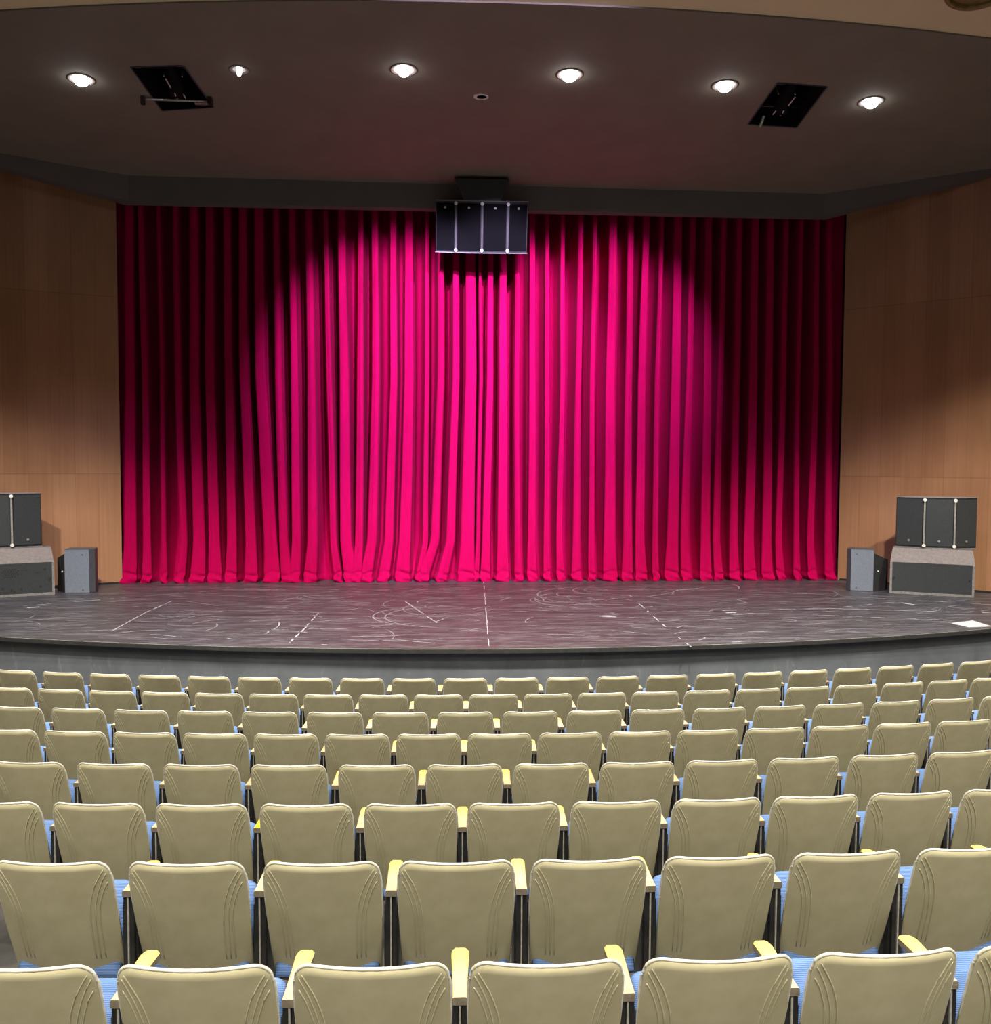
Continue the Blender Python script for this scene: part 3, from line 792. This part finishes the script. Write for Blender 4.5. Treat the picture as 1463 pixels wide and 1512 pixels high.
def back_pad_mesh():
    bm = bmesh.new(); rows = []
    for j in range(9):
        v = j/8; r = []
        for k in range(13):
            u = -1+2*k/12; x = u*.195; z = .42+v*.34; b = .045*(1-abs(u)**4)*(1-abs(2*v-1)**4)
            r.append(bm.verts.new((x, shell_y(x,z)+.013+b, z)))
        rows.append(r)
    for A, B in zip(rows, rows[1:]):
        for k in range(12): bm.faces.new((A[k],A[k+1],B[k+1],B[k]))
    return mesh_of(bm, True, 'back_pad')
ARMZ = CH-.155
def arm_mesh():
    bm = bmesh.new(); prof = [(.125,.0215),(.20,.0225),(.30,.026),(.385,.029),(.41,.027),(.42,.020)]
    rings = []
    for y, h in prof:
        dz = -.004 if y > .40 else 0
        rings.append([bm.verts.new((-h,y,-.026)), bm.verts.new((h,y,-.026)), bm.verts.new((h,y,-.004+dz)), bm.verts.new((h-.004,y,0+dz)), bm.verts.new((-h+.004,y,0+dz)), bm.verts.new((-h,y,-.004+dz))])
    for A, B in zip(rings, rings[1:]):
        for k in range(6): bm.faces.new((A[k],A[(k+1)%6],B[(k+1)%6],B[k]))
    bm.faces.new(rings[0]); bm.faces.new(rings[-1]); return mesh_of(bm, False, 'armrest')
def support_mesh():
    bm = bmesh.new()
    for s in (-1,1): box(bm, s*.013-.0085, s*.013+.0085, .135, .36, .30, ARMZ-.03, .002)
    box(bm, -.004, .004, .16, .36, -.02, ARMZ-.03)
    for s in (-1,1): box(bm, s*.025-.004, s*.025+.004, .15, .30, .06, ARMZ-.07)
    box(bm, -.018,.018,.17,.34,.02,.20)
    return mesh_of(bm, False, 'arm_support')
def strip_mesh():
    bm = bmesh.new(); box(bm, -.003,.003,.128,.162,.02,ARMZ-.03); return mesh_of(bm, False, 'centre_strip')
def hinge_mesh():
    bm = bmesh.new()
    for s in (-1,1):
        box(bm, s*.015-.007, s*.015+.007, .128,.17,.265,.30,.002); box(bm, s*.017-.0045, s*.017+.0045, .128,.17,.03,.25,.002)
    return mesh_of(bm, False, 'hinge')
def foot_mesh():
    bm = bmesh.new(); box(bm, -.03,.03,.10,.42,-.03,.02,.006); return mesh_of(bm, False, 'foot')
def pan_mesh():
    bm = bmesh.new(); out = []
    w, l, r = .405, .355, .05
    for k in range(7): a = PI/2*k/6; out.append((w/2-r+r*math.cos(a), l-r+r*math.sin(a)))
    for k in range(7): a = PI/2+PI/2*k/6; out.append((-w/2+r+r*math.cos(a), l-r+r*math.sin(a)))
    out = [(-w/2,0),(w/2,0)]+out
    prism(bm, out, -.016, -.001); return mesh_of(bm, False, 'seat_pan')
ME = {}
for nm, me, mt in (('backrest',shell_mesh(),shell_mat),('edge_trim',trim_mesh(),trim_mat),('seat_cushion',pad_mesh(.425,.37,.06),blue_mat),
   ('seat_pan',pan_mesh(),grey_metal),('back_pad',back_pad_mesh(),blue_mat),('armrest',arm_mesh(),arm_mat),('armrest_y',arm_mesh(),arm_yellow),('armrest_b',arm_mesh(),arm_bright),
   ('arm_support',support_mesh(),black_metal),('centre_strip',strip_mesh(),grey_metal),('hinge',hinge_mesh(),pale_metal),('foot',foot_mesh(),black_metal)):
    me.materials.append(mt); ME[nm] = me
# underside and end grain of the armrest are darker weathered wood
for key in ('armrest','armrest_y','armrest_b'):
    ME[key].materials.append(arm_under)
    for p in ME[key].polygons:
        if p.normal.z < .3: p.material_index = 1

def make_seat():
    t = empty('theatre_chair', (0,0,0))
    def part(nm, par, loc=(0,0,0), rx=0, key=None):
        o = bpy.data.objects.new(nm, ME[key or nm]); C.objects.link(o); o.parent = par; o.location = loc; o.rotation_euler = (rx,0,0); return o
    b = part('backrest', t); part('edge_trim', b); part('back_pad', t)
    p = part('seat_pan', t, (0,.205,.32), math.radians(62)); part('seat_cushion', p)
    s = part('arm_support', t); part('centre_strip', s); part('hinge', s); part('foot', s)
    part('armrest', t, (0,0,ARMZ))
    return t
def copy_seat(src):
    r = src.copy(); C.objects.link(r)
    for ch in src.children:
        c = ch.copy(); C.objects.link(c); c.parent = r
        for g in ch.children:
            d = g.copy(); C.objects.link(d); d.parent = c
    return r
proto = make_seat()
ROWN = ['in the row nearest the camera','in the second row from the camera','in the third row from the camera','in the fourth row from the camera',
 'in the fifth row from the camera','in the sixth row from the camera','in the second row back from the stage','in the row closest to the stage']
ORD = ['leftmost','second from left','third from left','fourth from left','fifth from left','sixth from left','seventh from left','eighth from left','ninth from left','tenth from left',
 'eleventh from left','twelfth from left','thirteenth from left','fourteenth from left','fifteenth from left','sixteenth from left','seventeenth from left','eighteenth from left',
 'nineteenth from left','twentieth from left','twenty-first from left','twenty-second from left']
first = True
for i in range(8):
    R = RC-D_[i]; n = NS[i]; da = S_[i]/R; z0 = EYE+H_[i]-CH
    vis = []
    for k in range(-4, n+4):
        a = PH[i]+(k-n//2)*da
        c = Vector((R*math.sin(a), RC-R*math.cos(a), z0))
        xs_, ys_ = [], []
        for sx in (-HW, HW):
            q = to_px(c+Vector((sx*math.cos(a), sx*math.sin(a), CH-.06))); xs_.append(q[0])
        if max(xs_) > 4 and min(xs_) < 1459: vis.append((a, c))
    for m, (a, c) in enumerate(vis):
        t = proto if first else copy_seat(proto); first = False
        t.location = c; t.rotation_euler = (0,0,a)
        o = ORD[m] if m < len(vis)-1 else 'rightmost'
        tag(t, 'olive-backed theatre chair, %s %s' % (o, ROWN[i]), 'theatre chair', 'olive and blue theatre chairs facing the stage')
        px = to_px(c+Vector((0,0,CH)))[0]
        for ch in t.children:
            base = ch.name.split('.')[0]
            if base in ('arm_support','armrest'):
                ch.location.x = S_[i]/2
            if base == 'armrest':
                if i == 0: ch.data = ME['armrest_y']
                elif i == 1 and (px < 400 or px > 1150): ch.data = ME['armrest_y']
                elif i == 2 and 270 < px < 340: ch.data = ME['armrest_b']
                elif random.random() < .15: ch.data = ME['armrest_y']
            if base == 'seat_pan':
                ch.rotation_euler.x = math.radians(62 + random.uniform(-2.5,2.5))
                if i == 0: ch.location.z = .312 if px > 1200 else .285
    print('row', i+1, len(vis))

# ------------------------------------------------------------------ lights
def spot(name, loc, tgt, e, size, blend, col, rad=.1):
    l = bpy.data.lights.new(name, 'SPOT'); l.energy = e; l.spot_size = math.radians(size); l.spot_blend = blend; l.color = col; l.shadow_soft_size = rad
    o = bpy.data.objects.new(name, l); C.objects.link(o); o.location = loc
    o.rotation_euler = (Vector(tgt)-Vector(loc)).to_track_quat('-Z','Y').to_euler(); return o
VIO = (1,.84,1.4)
for i, p in enumerate(lamp_pos):
    e = [450,120,3100,3500,2900,500][i]
    spot('stage_lamp_light', p+Vector((0,0,-.11)), ((p.x,p.x,-1.7,-.2,1.5,p.x)[i], p.y+(5.8 if 2<=i<=4 else 1.2), EYE+.9 if 2<=i<=4 else 0), e, 54 if 2<=i<=4 else 84, .6, VIO, .09)
# front-of-house spotlights in the hall ceiling aimed at the curtain
spot('front_of_house_light', (-.1, 2.0, 10.05), on_y(700,585,YC), 4500, 27, .35, (1,.78,1.3), .12)
# round downlights of the hall
for y, e in ((8.2,3900),(5.0,1150),(1.6,1500),(-2.0,2000),(-6.0,2300)):
    for x in (-7.5,-4.5,-1.5,1.5,4.5,7.5):
        spot('house_downlight', (x,y,hall_z(x,y)-.08), (x,y+(3.6 if y > 8 else .3 if y > 1 else 2.0),0), e, 76 if y > 8 else 96, .4 if y > 8 else .8, (1,.93,.80), .14)
for sx in (-1,1):  # added unseen upward fill lights that brighten the cream hall ceiling
    l = bpy.data.lights.new('ceiling_fill_light','AREA'); l.shape = 'RECTANGLE'; l.size = 12; l.size_y = .15; l.energy = 650; l.color = (1,.84,.62)
    o = bpy.data.objects.new('ceiling_fill_light', l); C.objects.link(o); o.location = (sx*10.2, 0.0, 8.4)
    o.rotation_euler = (PI, 0, 0); l.size = .15; l.size_y = 12
w = bpy.data.worlds.new('World'); sc.world = w; w.use_nodes = True
w.node_tree.nodes['Background'].inputs[0].default_value = (.0,.0,.0,1)
sc.view_settings.view_transform = 'Standard'; sc.view_settings.look = 'None'
sc.view_settings.gamma = 1; sc.view_settings.use_curve_mapping = False
sc.view_settings.exposure = 0.0
